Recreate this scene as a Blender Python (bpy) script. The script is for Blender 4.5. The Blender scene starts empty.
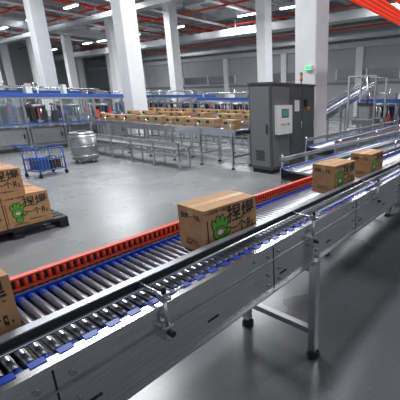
import bpy, math, random
from mathutils import Vector, Matrix
random.seed(4)
scene=bpy.context.scene
try: scene.view_settings.view_transform='Standard'
except Exception: pass

# ---------------- materials ----------------
def mat(name,col,rough=.5,metal=0,emit=None,es=0,noise=0,nscale=20,alpha=1,bump=0,stretch=None):
    m=bpy.data.materials.new(name); m.use_nodes=True
    nt=m.node_tree; b=nt.nodes['Principled BSDF']
    b.inputs['Base Color'].default_value=(*col,1)
    b.inputs['Roughness'].default_value=rough
    b.inputs['Metallic'].default_value=metal
    if alpha<1: b.inputs['Alpha'].default_value=alpha
    if emit:
        b.inputs['Emission Color'].default_value=(*emit,1); b.inputs['Emission Strength'].default_value=es
    if noise or bump:
        tc=nt.nodes.new('ShaderNodeNewGeometry'); n=nt.nodes.new('ShaderNodeTexNoise')
        n.inputs['Scale'].default_value=nscale; n.inputs['Detail'].default_value=5
        mp=nt.nodes.new('ShaderNodeMapping')
        if stretch: mp.inputs['Scale'].default_value=stretch
        nt.links.new(tc.outputs['Position'],mp.inputs['Vector']); nt.links.new(mp.outputs['Vector'],n.inputs['Vector'])
        if noise:
            r=nt.nodes.new('ShaderNodeValToRGB')
            r.color_ramp.elements[0].position=.3; r.color_ramp.elements[1].position=.7
            r.color_ramp.elements[0].color=(*[max(0,c*(1-noise)) for c in col],1)
            r.color_ramp.elements[1].color=(*[min(1,c*(1+noise)) for c in col],1)
            nt.links.new(n.outputs['Fac'],r.inputs['Fac']); nt.links.new(r.outputs['Color'],b.inputs['Base Color'])
        if bump:
            bp=nt.nodes.new('ShaderNodeBump'); bp.inputs['Strength'].default_value=bump; bp.inputs['Distance'].default_value=.01
            nt.links.new(n.outputs['Fac'],bp.inputs['Height']); nt.links.new(bp.outputs['Normal'],b.inputs['Normal'])
    return m
STEEL=mat('stainless_steel',(.66,.67,.69),.26,1,noise=.14,nscale=5,stretch=(1,6,25))
STEELD=mat('dull_steel',(.36,.37,.39),.40,.85,noise=.15,nscale=8)
ROLL=mat('roller_steel',(.52,.54,.60),.30,.9)
DARK=mat('dark_rail',(.045,.043,.038),.4,.2)
BLACK=mat('black_rubber',(.012,.012,.013),.6)
BLUE=mat('blue_plastic',(.012,.055,.38),.38)
BLUEM=mat('blue_machine_paint',(.03,.10,.40),.45)
ORANGE=mat('orange_plastic',(.85,.06,.02),.4)
TUBE=mat('orange_conduit_added_glow',(.90,.075,.035),.35,emit=(1,.07,.025),es=.3)  # unlit conduits; slight emission added so they look brightly lit
RED=mat('red_pipe_paint',(.66,.055,.035),.4)
KRAFT=mat('kraft_cardboard',(.50,.275,.13),.75,noise=.10,nscale=14)
KRAFT2=mat('kraft_tape',(.60,.38,.2),.4)
INK=mat('print_ink',(.035,.025,.02),.7)
GREEN=mat('print_green',(.13,.36,.04),.7)
CREAM=mat('print_cream',(.75,.68,.5),.7)
WHITE=mat('white_plaster',(.76,.77,.79),.75,noise=.04,nscale=2)
BEAM=mat('beam_concrete',(.50,.51,.53),.85,noise=.06,nscale=1.5)
WALL=mat('wall_plaster',(.40,.41,.425),.85,noise=.06,nscale=.6)
CEIL=mat('ceiling_concrete',(.27,.275,.285),.9,noise=.1,nscale=.8)
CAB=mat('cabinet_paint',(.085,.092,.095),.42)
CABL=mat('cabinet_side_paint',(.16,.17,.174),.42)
WPAINT=mat('white_enamel',(.78,.79,.78),.35)
SCREEN=mat('hmi_screen',(.05,.12,.10),.2,emit=(.15,.5,.35),es=.2)
GEM=mat('green_sign',(.02,.5,.1),.4,emit=(.05,1,.25),es=1.6)
LAMP=mat('fluorescent_tube',(1,1,1),.4,emit=(.93,.97,1),es=16)
GLASS=mat('polycarbonate_panel',(.25,.32,.36),.15,alpha=.16)
DUCT=mat('galvanised_duct',(.48,.50,.52),.4,.6)
PALLET=mat('black_pallet_plastic',(.015,.015,.017),.5)
YEL=mat('yellow_paint',(.7,.45,.03),.4)
SEAM=mat('louver_grey',(.2,.21,.22),.6)

# floor
FLOOR=bpy.data.materials.new('epoxy_floor'); FLOOR.use_nodes=True
nt=FLOOR.node_tree; b=nt.nodes['Principled BSDF']; g=nt.nodes.new('ShaderNodeNewGeometry')
sep=nt.nodes.new('ShaderNodeSeparateXYZ'); nt.links.new(g.outputs['Position'],sep.inputs[0])
n1=nt.nodes.new('ShaderNodeTexNoise'); n1.inputs['Scale'].default_value=.9; n1.inputs['Detail'].default_value=8
n2=nt.nodes.new('ShaderNodeTexNoise'); n2.inputs['Scale'].default_value=30; n2.inputs['Detail'].default_value=4
for n in (n1,n2): nt.links.new(g.outputs['Position'],n.inputs['Vector'])
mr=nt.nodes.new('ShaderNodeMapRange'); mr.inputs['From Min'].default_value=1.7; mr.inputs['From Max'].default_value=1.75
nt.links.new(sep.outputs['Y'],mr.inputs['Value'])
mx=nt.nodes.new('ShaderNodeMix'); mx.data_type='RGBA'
mx.inputs[6].default_value=(.13,.135,.145,1); mx.inputs[7].default_value=(.27,.275,.282,1)  # darker zone by the conveyor: shade put into colour, partly floor paint
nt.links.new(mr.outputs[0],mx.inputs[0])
ad=nt.nodes.new('ShaderNodeMath'); ad.operation='ADD'
m1=nt.nodes.new('ShaderNodeMath'); m1.operation='MULTIPLY_ADD'; m1.inputs[1].default_value=.7; m1.inputs[2].default_value=.5
m2=nt.nodes.new('ShaderNodeMath'); m2.operation='MULTIPLY'; m2.inputs[1].default_value=.3
nt.links.new(n1.outputs['Fac'],m1.inputs[0]); nt.links.new(n2.outputs['Fac'],m2.inputs[0])
nt.links.new(m1.outputs[0],ad.inputs[0]); nt.links.new(m2.outputs[0],ad.inputs[1])
vm=nt.nodes.new('ShaderNodeVectorMath'); vm.operation='SCALE'
nt.links.new(mx.outputs[2],vm.inputs[0]); nt.links.new(ad.outputs[0],vm.inputs['Scale'])
nt.links.new(vm.outputs[0],b.inputs['Base Color'])
rr=nt.nodes.new('ShaderNodeMapRange'); rr.inputs['To Min'].default_value=.18; rr.inputs['To Max'].default_value=.36
nt.links.new(n1.outputs['Fac'],rr.inputs['Value']); nt.links.new(rr.outputs[0],b.inputs['Roughness'])

# ---------------- mesh builder ----------------
class MB:
    def __init__(s): s.v=[];s.f=[];s.m=[];s.s=[];s.mats=[];s.M=Matrix.Identity(4)
    def mi(s,m):
        if m not in s.mats: s.mats.append(m)
        return s.mats.index(m)
    def add(s,vs,fs,m,smooth=False):
        o=len(s.v); s.v+=[tuple(s.M@Vector(p)) for p in vs]
        k=s.mi(m)
        for i,f in enumerate(fs):
            s.f.append(tuple(o+j for j in f)); s.m.append(k)
            s.s.append(smooth if isinstance(smooth,bool) else smooth[i])
    def box(s,x0,x1,y0,y1,z0,z1,m,ch=0):
        if x0>x1:x0,x1=x1,x0
        if y0>y1:y0,y1=y1,y0
        if z0>z1:z0,z1=z1,z0
        vs=[(x0,y0,z0),(x1,y0,z0),(x1,y1,z0),(x0,y1,z0),(x0,y0,z1),(x1,y0,z1),(x1,y1,z1),(x0,y1,z1)]
        s.add(vs,[(0,3,2,1),(4,5,6,7),(0,1,5,4),(1,2,6,5),(2,3,7,6),(3,0,4,7)],m)
    def cyl(s,p0,p1,r,m,n=10,r2=None):
        p0=Vector(p0);p1=Vector(p1);d=(p1-p0).normalized()
        a=d.orthogonal().normalized(); c=d.cross(a)
        r2=r if r2 is None else r2
        vs=[]
        for p,rr in ((p0,r),(p1,r2)):
            for i in range(n):
                t=2*math.pi*i/n; vs.append(p+a*math.cos(t)*rr+c*math.sin(t)*rr)
        fs=[(i,(i+1)%n,n+(i+1)%n,n+i) for i in range(n)]+[tuple(range(n))[::-1],tuple(range(n,2*n))]
        s.add(vs,fs,m,[True]*n+[False,False])
    def path(s,pts,r,m,n=8):
        for a,b in zip(pts,pts[1:]): s.cyl(a,b,r,m,n)
    def obj(s,name,loc=(0,0,0),rot=0,bevel=0,parent=None):
        me=bpy.data.meshes.new(name); me.from_pydata(s.v,[],s.f)
        for m in s.mats: me.materials.append(m)
        me.polygons.foreach_set('material_index',s.m); me.polygons.foreach_set('use_smooth',s.s)
        me.update()
        o=bpy.data.objects.new(name,me); scene.collection.objects.link(o)
        o.location=loc; o.rotation_euler=(0,0,rot)
        if bevel:
            bv=o.modifiers.new('bevel','BEVEL'); bv.width=bevel; bv.segments=2; bv.limit_method='ANGLE'
        if parent: o.parent=parent
        return o

def text_geo(body,size):
    c=bpy.data.curves.new('t','FONT'); c.body=body; c.size=size; c.align_x='CENTER'; c.align_y='CENTER'; c.offset=size*.016
    c.resolution_u=2
    o=bpy.data.objects.new('t',c); scene.collection.objects.link(o)
    dg=bpy.context.evaluated_depsgraph_get(); oe=o.evaluated_get(dg); me=oe.to_mesh()
    vs=[tuple(v.co) for v in me.vertices]; fs=[tuple(p.vertices) for p in me.polygons]
    oe.to_mesh_clear(); bpy.data.objects.remove(o); bpy.data.curves.remove(c)
    return vs,fs
_tc={}
def tget(b,s):
    if (b,s) not in _tc: _tc[(b,s)]=text_geo(b,s)
    return _tc[(b,s)]

# ---------------- room ----------------
XW,YW,H=30,62,9.5
HT=H-.003
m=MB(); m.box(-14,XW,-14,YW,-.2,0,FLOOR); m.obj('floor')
m=MB(); m.box(-14,XW,-14,YW,H,H+.2,CEIL); m.obj('ceiling')
m=MB(); m.box(XW,XW+.3,-14,YW,0,H,WALL)
m.obj('wall_east')
m=MB(); m.box(-14,XW,YW,YW+.3,0,H,WALL); m.obj('wall_north')
m=MB()
for X in (-.1,8.4,16.9,25.4): m.box(X-.25,X+.25,-14,YW,8.75,HT,BEAM)
for Y in (-2.9,5.4,13.7,22,30.3,38.6,46.9,55.2): m.box(-14,XW,Y-.25,Y+.25,8.75,HT,BEAM)
for Y in [v+4.15 for v in (5.4,13.7,22,30.3,38.6,46.9)]: m.box(-14,XW,Y-.15,Y+.15,9.0,HT,BEAM)
for X in (4.15,12.65,21.15): m.box(X-.15,X+.15,-14,YW,9.0,HT,BEAM)
m.obj('trim_ceiling_beams')
for (X,Y) in [(8.45,5.3),(8.4,13.95),(8.4,22),(8.4,30.3),(16.9,13.9),(16.9,22.4),(16.9,30.3),(16.9,38.6),(8.4,38.6),(25.4,46.9),(25.4,55.2),(16.9,46.9),(16.9,55.2)]:
    m=MB(); m.box(X-.33,X+.33,Y-.33,Y+.33,0,8.748,WHITE); m.box(X-.35,X+.35,Y-.35,Y+.35,0,.12,SEAM)
    m.obj('concrete_column',bevel=.03)
for k,(y0,y1,z0,z1) in enumerate([(2,8,3.3,4.1),(10,16,3.3,4.1),(18.5,25,3.3,4.1),(29,38,3.3,4.1)]):
    m=MB(); m.box(XW-.08,XW-.01,y0,y1,z0,z1,SEAM)
    n=9
    for i in range(n):
        z=z0+(z1-z0)*(i+.5)/n; m.box(XW-.16,XW-.08,y0+.05,y1-.05,z-.02,z+.02,STEELD)
    for y in (y0,(y0+y1)/2,y1): m.box(XW-.18,XW-.01,y-.05,y+.05,z0-.05,z1+.05,WHITE)
    m.obj('wall_louver_%d'%(k+1))  # louvered vents on the wall, not glazed
m=MB(); m.box(XW-.35,XW-.01,-14,YW,5.9,6.35,BEAM); m.box(XW-.2,XW-.01,-14,YW,2.9,3.05,SEAM)
for Y in (-2.9,5.4,13.7,22,30.3,38.6,46.9): m.box(XW-.3,XW-.01,Y-.33,Y+.33,0,5.9,WHITE)
m.obj('trim_1')
def hangrun(name,ax,a0,a1,fix,z,r,mt,kind='pipe',step=4,n=10):
    m=MB()
    def P(a,dz=0): return (a,fix,z+dz) if ax=='x' else (fix,a,z+dz)
    if kind=='pipe': m.cyl(P(a0),P(a1),r,mt,n)
    elif ax=='x': m.box(a0,a1,fix-r,fix+r,z-r*.6,z+r*.6,mt)
    else: m.box(fix-r,fix+r,a0,a1,z-r*.6,z+r*.6,mt)
    a=a0+step/2
    while a<a1:
        q=P(a); m.cyl(q,(q[0],q[1],HT),.02,STEELD,5)
        if kind=='pipe': m.cyl(P(a-.08),P(a+.08),r*1.25,mt,n)
        elif ax=='y': m.box(fix-r*1.04,fix+r*1.04,a-.03,a+.03,z-r*.65,z+r*.65,mt)
        a+=step
    return m.obj(name)
for Y,z in ((17.8,8.4),(20,8.35),(26,8.35),(28,8.0),(32.5,8.3),(35,8.3),(41,8.2),(50,8.2)):
    hangrun('sprinkler_pipe','x',-4,29.5,Y,z,.07 if Y!=28 else .12,RED)
for X,z in ((11.5,8.1),(15,8.1),(20,8.15),(24.4,7.9),(26,7.7),(28.6,7.3)):
    hangrun('sprinkler_pipe','y',6,60,X,z,.075,RED)
hangrun('air_duct','y',4,60,23,6.9,.45,DUCT,'duct')
hangrun('air_duct','x',9,22,35.5,7.3,.4,DUCT,'duct')
hangrun('cable_tray','y',-4,60,13.6,6.9,.25,STEELD,'duct')
hangrun('cable_tray','x',-4,12.5,17.2,7.3,.25,STEELD,'duct')
hangrun('cable_tray','y',-6,58,28.9,6.6,.25,DUCT,'duct')
hangrun('water_pipe','y',-6,60,29.4,7.6,.12,DUCT)
for Y in (16.2,24.6,30.9,37,44): hangrun('water_pipe','x',-4,29,Y,7.9,.10,WPAINT)
for X in (4,12.5,21):
    for Y in (9.5,14.9,18.9,27,33.6,39.8,43,51.8):
        m=MB(); m.box(X-.12,X+.12,Y-.9,Y+.9,7.55,7.65,WPAINT)
        for d in (-.06,.06): m.cyl((X+d,Y-.85,7.52),(X+d,Y+.85,7.52),.03,LAMP,8)
        for d in (-.7,.7): m.cyl((X,Y+d,7.6),(X,Y+d,HT),.012,STEELD,5)
        m.obj('fluorescent_light')
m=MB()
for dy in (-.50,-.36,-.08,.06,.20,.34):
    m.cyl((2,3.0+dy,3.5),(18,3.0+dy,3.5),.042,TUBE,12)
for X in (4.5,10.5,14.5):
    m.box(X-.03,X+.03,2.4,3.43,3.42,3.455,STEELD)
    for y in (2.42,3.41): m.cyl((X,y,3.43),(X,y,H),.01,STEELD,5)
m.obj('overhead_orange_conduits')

# ---------------- cartons ----------------
def carton(name,loc,rot,L=.345,W=.205,Hh=.225,prints=True):
    m=MB(); m.box(0,L,0,W,0,Hh,KRAFT)
    e=.0009
    m.box(-.0006,L+.0006,W/2-.02,W/2+.02,Hh,Hh+e,KRAFT2)
    m.box(0,L,W/2-.001,W/2+.001,Hh+e,Hh+e*1.4,INK)
    m.box(-e,0,W/2-.02,W/2+.02,Hh-.05,Hh+e,KRAFT2)
    s=L/.30; hs=Hh/.21
    for side in (0,1):
        if side==0: T=Matrix(((1,0,0,0),(0,0,-1,-.0012),(0,1,0,0),(0,0,0,1)))
        else: T=Matrix(((-1,0,0,L),(0,0,1,W+.0012),(0,1,0,0),(0,0,0,1)))
        m.M=T
        def put(vs,fs,mt,x,y,dz=0): m.add([(p[0]+x,p[1]+y,dz) for p in vs],fs,mt)
        for body,size,x,y in (('捏爆',.084*s,.205*s,.152),('一个瓶',.056*s,.205*s,.082),('一口好喝 气泡饮料',.017*s,.075*s,.192),('净含量 500ml x 15',.014*s,.2*s,.035),('饮料有限公司出品',.012*s,.09*s,.016)):
            vs,fs=tget(body,size); put(vs,fs,INK,x,y*hs)
        def disc(x,y,rx,ry,mt,dz,a=0):
            n=18; vs=[]
            for i in range(n):
                t=2*math.pi*i/n; u=rx*math.cos(t); w=ry*math.sin(t)
                vs.append((x+u*math.cos(a)-w*math.sin(a),y+u*math.sin(a)+w*math.cos(a),0))
            put(vs,[tuple(range(n))],mt,0,0,dz)
        parts=[(.080,.088,.034,.034,0),(.052,.126,.0105,.026,.35),(.072,.138,.0105,.028,.08),(.093,.138,.0105,.028,-.1),(.112,.124,.010,.024,-.4),(.117,.080,.024,.0105,.5),(.083,.046,.020,.022,0)]
        for q in parts: disc(q[0]*s,q[1]*hs,(q[2]+.005)*s,(q[3]+.005)*s,INK,.0002,q[4])
        for q in parts: disc(q[0]*s,q[1]*hs,q[2]*s,q[3]*s,GREEN,.0005,q[4])
        disc(.080*s,.090*hs,.019*s,.016*s,INK,.0007); disc(.080*s,.090*hs,.016*s,.013*s,CREAM,.0009)
        put([(.015,.03,0),(.021,.03,0),(.021,.16*hs,0),(.015,.16*hs,0)],[(0,1,2,3)],INK,0,0,0)
    T=Matrix(((0,0,-1,-.0012),(-1,0,0,W),(0,1,0,0),(0,0,0,1))); m.M=T
    for body,size,x,y in (('捏爆一个瓶',.026,W*.5,.165),('- - - - - -',.012,W*.5,.13),('生产日期 2021',.013,W*.5,.05),('保质期 12 个月',.013,W*.5,.033)):
        vs,fs=tget(body,size*W/.17); m.add([(p[0]+x,p[1]+y*hs,0) for p in vs],fs,INK)
    m.M=Matrix.Identity(4)
    return m.obj(name,loc,rot)
ZB=.9195
carton('cardboard_carton',(.985,1.200,ZB),math.radians(-3))
carton('cardboard_carton',(-.085,1.225,ZB),0)
carton('cardboard_carton',(2.29,1.218,ZB),math.radians(-3))
carton('cardboard_carton',(2.99,1.208,ZB),math.radians(2))

# ---------------- main roller conveyor ----------------
def leg(m,x,y,z1,s=.025,mt=STEEL):
    m.box(x-s,x+s,y-s,y+s,.05,z1,mt)
    m.cyl((x,y,.012),(x,y,.07),.012,STEELD,8); m.cyl((x,y,0),(x,y,.022),.045,BLACK,14); m.cyl((x,y,.022),(x,y,.04),.042,BLACK,14,.016)
X0,X1=-1.6,9.2
m=MB()
m.box(X0,X1,1.0,1.010,.675,.937,STEEL)
m.box(X0,X1,1.0,1.035,.934,.940,STEEL)
m.box(X0,X1,.992,1.0,.925,.941,STEEL)
m.box(X0,X1,.985,1.05,.668,.676,STEEL)
m.box(X0,X1,.994,1.0,.845,.852,STEELD)
m.box(X0,X1,1.50,1.545,.66,.668,STEEL)
m.box(X0,X1,1.535,1.545,.66,.93,STEEL)
m.box(X0,X1,1.525,1.60,.920,.930,STEEL)
m.box(X0,X1,1.04,1.53,.84,.86,DARK)
m.box(X0,X1,1.032,1.046,.84,.915,BLUE)
m.box(X0,X1,1.522,1.533,.84,.925,BLUE)
x=X0+.03; i=0
while x<X1:
    m.cyl((x,1.046,.905),(x,1.522,.905),.0135,ROLL,8)
    m.cyl((x,1.048,.905),(x,1.095,.905),.0152,BLUE,8)
    m.cyl((x,1.488,.905),(x,1.52,.905),.0152,BLUE,8)
    if i%2==0: m.box(x-.02,x+.02,1.022,1.050,.925,.943,BLUE)
    x+=.036; i+=1
for X in (-.75,.25,1.25,2.25,3.25,4.25,5.25,6.25,7.25,8.25):
    m.box(X-.0025,X+.0025,.998,1.0,.68,.93,BLACK)
    for dx in (-.045,.045):
        for z in (.72,.78,.88): 
            m.cyl((X+dx,.990,z),(X+dx,1.0,z),.008,STEELD,8)
for k in range(22):
    X=-1.4+k*.5
    m.cyl((X,.992,.895),(X,1.0,.895),.006,STEELD,8)
    m.box(X+.2,X+.26,.998,1.0,.74,.75,BLACK)
for X in (-1.38,1.62,4.62,7.62):
    leg(m,X,.975,.70); m.box(X-.04,X+.04,.965,1.0,.67,.80,STEEL)
    leg(m,X,1.56,.70); m.box(X-.04,X+.04,1.545,1.57,.67,.80,STEEL)
    m.box(X-.02,X+.02,.995,1.54,.17,.21,STEELD)
    m.box(X-.02,X+.02,1.0,1.54,.62,.66,STEELD)
    for z in (.73,.77): m.cyl((X,.955,z),(X,.966,z),.01,STEELD,8)
m.box(X0,X1,1.130,1.158,.953,.992,DARK)
m.box(X0,X1,1.126,1.162,.992,.997,STEELD)
m.box(X0,X1,1.124,1.130,.953,.963,STEELD)
m.cyl((X0,1.100,.972),(X1,1.100,.972),.006,STEEL,6)
for k in range(9):
    X=-.6+k*1.0+.2
    m.cyl((X,.975,.80),(X,.975,1.01),.008,STEEL,8)
    m.box(X-.020,X+.020,.962,1.0,.81,.86,STEEL)
    m.cyl((X,.962,.835),(X,.945,.835),.011,BLACK,10)
    m.cyl((X,.945,.982),(X,1.135,.982),.007,STEEL,8)
    m.box(X-.016,X+.016,.96,.99,.967,.997,STEELD)
    m.cyl((X,.975,.997),(X,.975,1.02),.009,BLACK,10)
    m.cyl((X+.02,.975,.982),(X+.085,.975,.982),.006,STEEL,8)
XA,XB=X0,3.0
m.box(XA,XB,1.572,1.590,.930,.972,BLACK)
m.box(XA,XB,1.562,1.592,.971,.978,ORANGE)
m.box(XA,XB,1.562,1.592,.930,.935,ORANGE)
x=XA+.02
while x<XB:
    m.cyl((x,1.570,.935),(x,1.570,.971),.0078,ORANGE,8); x+=.028
m.box(XA,XB,1.594,1.604,.90,.960,STEEL)
m.box(3.05,X1,1.56,1.575,.945,.975,DARK)
m.obj('roller_conveyor')

def roller_conv(name,loc,rot,L,W,z,legs=2.0,pitch=.08,blue=True,rail=True,low=True,slope=0):
    m=MB()
    for y in (0,W): m.box(0,L,y-.006,y+.006,z-.16,z+.01,STEEL)
    m.box(0,L,.03,W-.03,z-.12,z-.10,DARK)
    x=.04
    while x<L-.02:
        m.cyl((x,.01,z-.02),(x,W-.01,z-.02),.022,ROLL,6)
        if blue:
            for y in (.01,W-.05): m.cyl((x,y,z-.02),(x,y+.04,z-.02),.025,BLUE,6)
        x+=pitch
    if rail:
        for y in (-.0,W): m.box(0,L,y-.012,y+.012,z+.08,z+.12,STEELD)
    if slope: m.v=[(v[0],v[1],v[2]+v[0]*slope) for v in m.v]
    n=max(1,round(L/legs))
    for i in range(n+1):
        X=.1+(L-.2)*i/n; zz=z+X*slope
        for y in (-.03,W+.03): leg(m,X,y,zz-.05)
        m.box(X-.02,X+.02,0,W,.28,.32,STEEL)
        if rail:
            for y in (-.05,W+.05):
                m.cyl((X,y,zz-.1),(X,y,zz+.14),.012,STEEL,6); m.cyl((X,y,zz+.1),(X,y*.9+W*.05,zz+.1),.01,STEEL,6)
    if low:
        for y in (-.03,W+.03): m.box(.1,L-.1,y-.015,y+.015,.29,.32,STEEL)
    return m.obj(name,loc,rot)
roller_conv('merge_conveyor',(2.9,1.70,0),0,6.2,.50,.91,legs=2,pitch=.06)
roller_conv('merge_conveyor',(4.6,2.45,0),math.radians(4),5.5,.5,.91,legs=2,pitch=.06)

# ---------------- electrical cabinet ----------------
m=MB(); D=.62
m.box(0,1.75,0,D,.1,1.93,CAB); m.box(.03,1.72,.03,D-.03,0,.1,BLACK)
m.box(-.02,1.77,-.02,D+.02,1.93,1.97,CAB)
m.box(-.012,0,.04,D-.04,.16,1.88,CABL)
m.box(-.03,-.012,.1,.13,.9,1.1,BLACK)
for i in range(8): m.box(-.018,-.012,.2,.45,.3+i*.03,.312+i*.03,BLACK)
for x0,x1 in ((.03,.66),(.69,1.16),(1.19,1.72)):
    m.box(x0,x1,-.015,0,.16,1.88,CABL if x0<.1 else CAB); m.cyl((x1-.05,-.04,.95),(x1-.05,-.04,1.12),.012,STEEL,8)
m.box(.10,.60,-.13,-.015,.88,1.5,WPAINT); m.box(.2,.46,-.135,-.13,1.24,1.42,BLACK); m.box(.22,.44,-.138,-.135,1.26,1.40,SCREEN)
for i in range(4): m.cyl((.2+i*.08,-.15,1.1),(.2+i*.08,-.13,1.1),.018,[RED,GREEN,YEL,BLACK][i],10)
m.box(.85,1.05,-.02,-.015,1.35,1.6,WPAINT)
m.cyl((1.45,-.03,1.4),(1.45,-.015,1.4),.05,YEL,12); m.cyl((1.45,-.06,1.4),(1.45,-.03,1.4),.03,RED,12)
m.box(1.25,1.36,-.05,-.015,1.45,1.62,BLACK)
m.cyl((1.6,.3,1.97),(1.6,.3,2.05),.02,STEELD,8)
for z,mt in ((2.05,RED),(2.12,YEL),(2.19,GREEN)): m.cyl((1.6,.3,z),(1.6,.3,z+.065),.035,mt,10)
m.obj('electrical_cabinet',(5.85,4.67,0),0,bevel=.006)
m=MB(); m.box(8.04,8.118,5.05,5.25,2.35,2.47,WPAINT); m.box(8.03,8.04,5.07,5.23,2.37,2.45,GEM); m.box(8.05,8.118,5.12,5.3,1.2,1.5,WPAINT)
m.obj('exit_sign')

# ---------------- transverse conveyors with cartons ----------------
def carton_row(name,x,y0,y1,z,gap=.12):
    m=MB(); y=y0
    while y<y1:
        h=.21+random.uniform(-.01,.02); w=.34; d=random.uniform(-.03,.03)
        m.box(x+d,x+.3+d,y,y+w,z,z+h,KRAFT); m.box(x+.13+d,x+.17+d,y,y+w,z+h,z+h+.001,KRAFT2)
        m.box(x+d-.002,x+d,y+.17,y+w-.04,z+.06,z+h-.04,INK); m.box(x+d-.002,x+d,y+.05,y+.13,z+.05,z+h-.05,GREEN)
        y+=w+random.choice((.05,.08,gap,.3))
    return m.obj(name)
roller_conv('transfer_conveyor',(6.35,5.7,0),math.pi/2,6.9,.55,.93,legs=1.1,low=True)
carton_row('carton_row',5.95,5.9,12.2,.936)
roller_conv('transfer_conveyor',(7.6,6.2,0),math.pi/2,6.6,.5,1.0,legs=1.3)
carton_row('carton_row',7.2,6.4,12.4,1.006,gap=.6)
m=MB()
for k in range(6):
    y=6.8+k*1.0
    m.box(4.98,5.02,y-.02,y+.02,0,.62,STEEL); m.box(5.28,5.32,y-.02,y+.02,0,.5,STEEL); m.box(5.0,5.3,y-.015,y+.015,.42,.45,STEEL); m.box(4.95,5.05,y-.05,y+.05,0,.012,STEELD)
for x,z in ((5.0,.62),(5.0,.36),(5.3,.5)): m.box(x-.02,x+.02,6.75,11.85,z-.02,z+.02,STEEL)
m.box(5.04,5.27,6.9,11.7,.44,.47,STEELD)
m.obj('guard_railing')
# ---------------- bottling machines ----------------
def machine(name,loc,rot,L,D,Ht,seed=0,glass=True):
    rnd=random.Random(seed); m=MB()
    n=max(2,round(L/1.0)); st=L/n
    m.box(0,L,.05,D-.05,.18,.75,STEELD)
    for i in range(n+1):
        for y in (0,D): m.box(i*st-.03,i*st+.03,y-.03,y+.03,0,Ht,STEEL)
    for y in (0,D):
        m.box(-.05,L+.05,y-.06,y+.06,Ht,Ht+.11,BLUEM); m.box(0,L,y-.02,y+.02,.78,.84,STEEL); m.box(0,L,y-.02,y+.02,Ht-.06,Ht,STEEL)
    for x in (0,L): m.box(x-.06,x+.06,0,D,Ht,Ht+.11,BLUEM)
    for i in range(n):
        x=i*st
        if glass and i%2==0: m.box(x+.05,x+st-.05,-.006,.006,.86,Ht-.08,GLASS)
        m.box(x+.06,x+st-.06,-.03,.04,.25,.70,STEELD if i%3==1 else STEEL)
        m.box(x+st-.16,x+st-.13,-.05,-.03,.42,.55,BLACK)
        cx=x+st/2; cy=D/2; r=min(st,D)*.36
        m.cyl((cx,cy,.75),(cx,cy,.95),r,STEELD,16); m.cyl((cx,cy,.95),(cx,cy,1.5),r*.25,DARK,10)
        m.cyl((cx,cy,1.35),(cx,cy,1.45),r*.9,STEELD,16)
        for k in range(10):
            a=k*math.pi/5; px,py=cx+r*.8*math.cos(a),cy+r*.8*math.sin(a)
            m.cyl((px,py,.95),(px,py,1.35),.03,rnd.choice((STEEL,STEELD,DARK,BLUEM,BLACK)),6)
        for k in range(9):
            px=x+rnd.uniform(.1,st-.1); py=rnd.uniform(.08,.3)
            h=rnd.uniform(.1,.6); w=rnd.uniform(.02,.08)
            m.box(px-w,px+w,py-.04,py+.04,.75,.75+h,rnd.choice((DARK,WPAINT,STEEL,BLUEM,RED,BLACK,STEELD,DARK)))
        if rnd.random()<.7:
            w=rnd.uniform(.1,.3); m.box(x+.2,x+.2+w,.1,.35,Ht+.11,Ht+.11+rnd.uniform(.1,.3),rnd.choice((STEELD,WPAINT,BLUEM)))
        if rnd.random()<.6: m.cyl((x+.7,D*.4,Ht-.3),(x+.7,D*.4,Ht+.45),.03,STEEL,8)
    m.path([(0.1,D-.2,Ht+.3),(L-.1,D-.2,Ht+.3)],.03,STEEL)
    for x in (.1,L-.1): m.cyl((x,D-.2,Ht),(x,D-.2,Ht+.3),.03,STEEL)
    m.box(0,L,-.35,-.06,.80,.83,STEEL); m.box(0,L,-.36,-.34,.86,.90,BLUEM)
    for i in range(n+1): m.box(i*st-.015,i*st+.015,-.35,-.32,0,.88,STEELD)
    return m.obj(name,loc,rot)
machine('filling_machine',(1.0,13.2,0),0,6.4,1.6,1.68,1)
machine('filling_machine',(2.5,17.5,0),0,5.3,2.0,1.85,2)
machine('filling_machine',(9.3,18.5,0),0,2.0,1.8,1.7,5)
machine('packing_machine',(12.2,7.6,0),math.pi/2,5.0,1.6,1.55,3)
machine('packing_machine',(13.4,14.6,0),math.pi/2,6.5,1.6,1.7,4)
machine('packing_machine',(11.8,4.0,0),0,5,1.2,1.5,6)
roller_conv('transfer_conveyor',(10.4,2.9,0),0,7,.5,.95,legs=1.1)
roller_conv('transfer_conveyor',(9.8,6.4,0),math.pi/2,9,.6,1.0,legs=1.2)
carton_row('carton_row',9.4,6.6,15,1.006,gap=.2)
roller_conv('inclined_conveyor',(9.3,5.55,0),0,4.2,.45,1.0,legs=1.4,slope=.27)
def gantry(loc,w,d,h,rot=0):
    m=MB()
    for x in (0,w):
        for y in (0,d): m.box(x-.03,x+.03,y-.03,y+.03,0,h,STEEL)
    for z in (.4,1.0,h):
        for y in (0,d): m.box(0,w,y-.02,y+.02,z-.02,z+.02,STEEL)
        for x in (0,w): m.box(x-.02,x+.02,0,d,z-.02,z+.02,STEEL)
    m.box(.1,w-.1,.1,d-.1,.8,.98,STEELD); m.box(w*.3,w*.6,d*.3,d*.7,1.0,1.4,STEELD); m.cyl((w/2,d/2,1.4),(w/2,d/2,h),.05,STEEL)
    m.box(w*.25,w*.65,d*.25,d*.75,1.4,1.5,DARK)
    m.obj('carton_lifting_gantry',loc,rot)
gantry((10.4,4.2,0),.9,.9,2.3)
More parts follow.
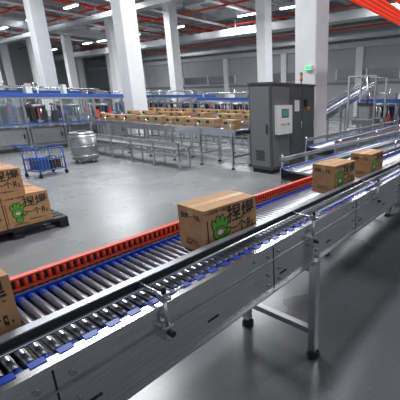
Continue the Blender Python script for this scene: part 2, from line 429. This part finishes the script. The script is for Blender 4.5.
# access platform with stair and handrails
m=MB()
px0,py0=10.35,1.75
for x in (0,.6,1.2):
    for y in (0,.8): m.box(px0+x-.025,px0+x+.025,py0+y-.025,py0+y+.025,0,2.2,STEEL)
m.box(px0,px0+1.2,py0,py0+.8,1.08,1.13,STEELD)
for z in (1.65,2.2):
    for y in (0,.8): m.cyl((px0,py0+y,z),(px0+1.2,py0+y,z),.02,STEEL,8)
for i in range(5): m.box(px0-.19-.17*i,px0-.02-.17*i,py0+.05,py0+.75,.89-.19*i,.92-.19*i,STEELD)
for y in (.03,.77):
    m.path([(px0-.9,py0+y,0),(px0,py0+y,1.08)],.03,STEEL); m.path([(px0-.9,py0+y,0),(px0-.9,py0+y,1.05),(px0,py0+y,2.2)],.02,STEEL)
    m.path([(px0-.9,py0+y,.55),(px0,py0+y,1.65)],.015,STEEL)
m.obj('access_platform')
m=MB(); m.cyl((0,0,.1),(0,0,.74),.31,STEELD,28); m.cyl((0,0,.74),(0,0,.80),.31,STEELD,28,.27); m.cyl((0,0,.78),(0,0,.83),.1,DARK,16)
for z in (.2,.45,.70): m.cyl((0,0,z-.012),(0,0,z+.012),.318,STEEL,28)
for a in range(4): m.cyl((.25*math.cos(a*1.57+.7),.25*math.sin(a*1.57+.7),0),(.25*math.cos(a*1.57+.7),.25*math.sin(a*1.57+.7),.12),.025,STEELD,8)
m.obj('steel_drum_tank',(4.25,9.75,0))
def trolley(loc,rot):
    m=MB(); w,d,h=.6,.42,.60
    for x in (0,w):
        for y in (0,d):
            m.cyl((x,y,.08),(x,y,h),.015,BLUEM,8); m.cyl((x-.012,y,.045),(x+.012,y,.045),.045,BLACK,12)
    for z in (.14,.38,h):
        m.path([(0,0,z),(w,0,z),(w,d,z),(0,d,z),(0,0,z)],.012,BLUEM,6)
        if z<.5:
            for i in range(8): m.cyl((w*(i+.5)/8,0,z),(w*(i+.5)/8,d,z),.005,STEEL,5)
    for i in range(9):
        for y in (0,d): m.cyl((w*i/8,y,.14),(w*i/8,y,h),.005,STEELD,5)
    for i in range(6):
        for x in (0,w): m.cyl((x,d*i/5,.14),(x,d*i/5,h),.005,STEELD,5)
    m.path([(0,0,h),(-.15,0,.72),(-.15,d,.72),(0,d,h)],.015,BLUEM,8)
    m.box(.06,.3,.06,.36,.15,.42,BLUEM); m.box(.34,.55,.06,.36,.15,.34,DARK)
    m.obj('wire_trolley',loc,rot)
trolley((2.75,8.5,0),.3)
px,py=1.0,4.95
m=MB()
for k in range(7): m.box(0,1.1,k*.14,k*.14+.1,.11,.14,PALLET)
for x in (0,.5,1.0): m.box(x,x+.1,0,.94,.07,.11,PALLET); m.box(x,x+.1,0,.94,0,.025,PALLET)
for x in (0,.5,1.0):
    for y in (0,.42,.84): m.box(x,x+.1,y,y+.1,.02,.08,PALLET)
m.obj('plastic_pallet',(px-.3,py,0),0)
for (dx,dy,z,r) in ((.27,.03,0,0),(.27,.5,0,0),(-.21,.03,0,0),(-.21,.5,0,0),(.05,.05,.391,0),(.03,.5,.391,0)):
    carton('cardboard_carton',(px+dx-.1,py+dy,.141+z),r,L=.47,W=.42,Hh=.39 if z==0 else .32)

# ---------------- lights ----------------
def area(name,loc,size,sy,power,rot=(0,0,0),col=(.95,.975,1)):
    l=bpy.data.lights.new(name,'AREA'); l.shape='RECTANGLE'; l.size=size; l.size_y=sy; l.energy=power; l.color=col
    o=bpy.data.objects.new(name,l); o.location=loc; o.rotation_euler=rot; scene.collection.objects.link(o)
for i,(x,y,p,s) in enumerate([(4,9,520,2),(11,10,560,3),(20,8,620,4),(4,20,580,3),(13,24,700,4),(22,22,700,4),(10,38,900,5),(22,40,900,5),(8,52,600,5),(2.5,2.5,300,1.2),(8,-2,260,2)]):  # entries nearest the camera are fill, added to brighten the near floor
    area('ceiling_and_fill_lamp_%d'%i,(x,y,7.45),s,s*.6,p)
w=bpy.data.worlds.new('world'); scene.world=w; w.use_nodes=True
w.node_tree.nodes['Background'].inputs[0].default_value=(.78,.84,.92,1); w.node_tree.nodes['Background'].inputs[1].default_value=.6

# ---------------- camera ----------------
p=math.radians(16.7); a=math.radians(34.7)
F=Vector((math.cos(p)*math.cos(a),math.cos(p)*math.sin(a),-math.sin(p)))
R=Vector((math.sin(a),-math.cos(a),0)); U=R.cross(F)
cam=bpy.data.cameras.new('camera'); co=bpy.data.objects.new('camera',cam); scene.collection.objects.link(co)
M=Matrix((R,U,-F)).transposed().to_4x4(); M.translation=Vector((0,0,1.65)); co.matrix_world=M
cam.lens=30.6; cam.sensor_width=36; cam.shift_x=-.2375; cam.clip_end=200; cam.clip_start=.02
scene.camera=co
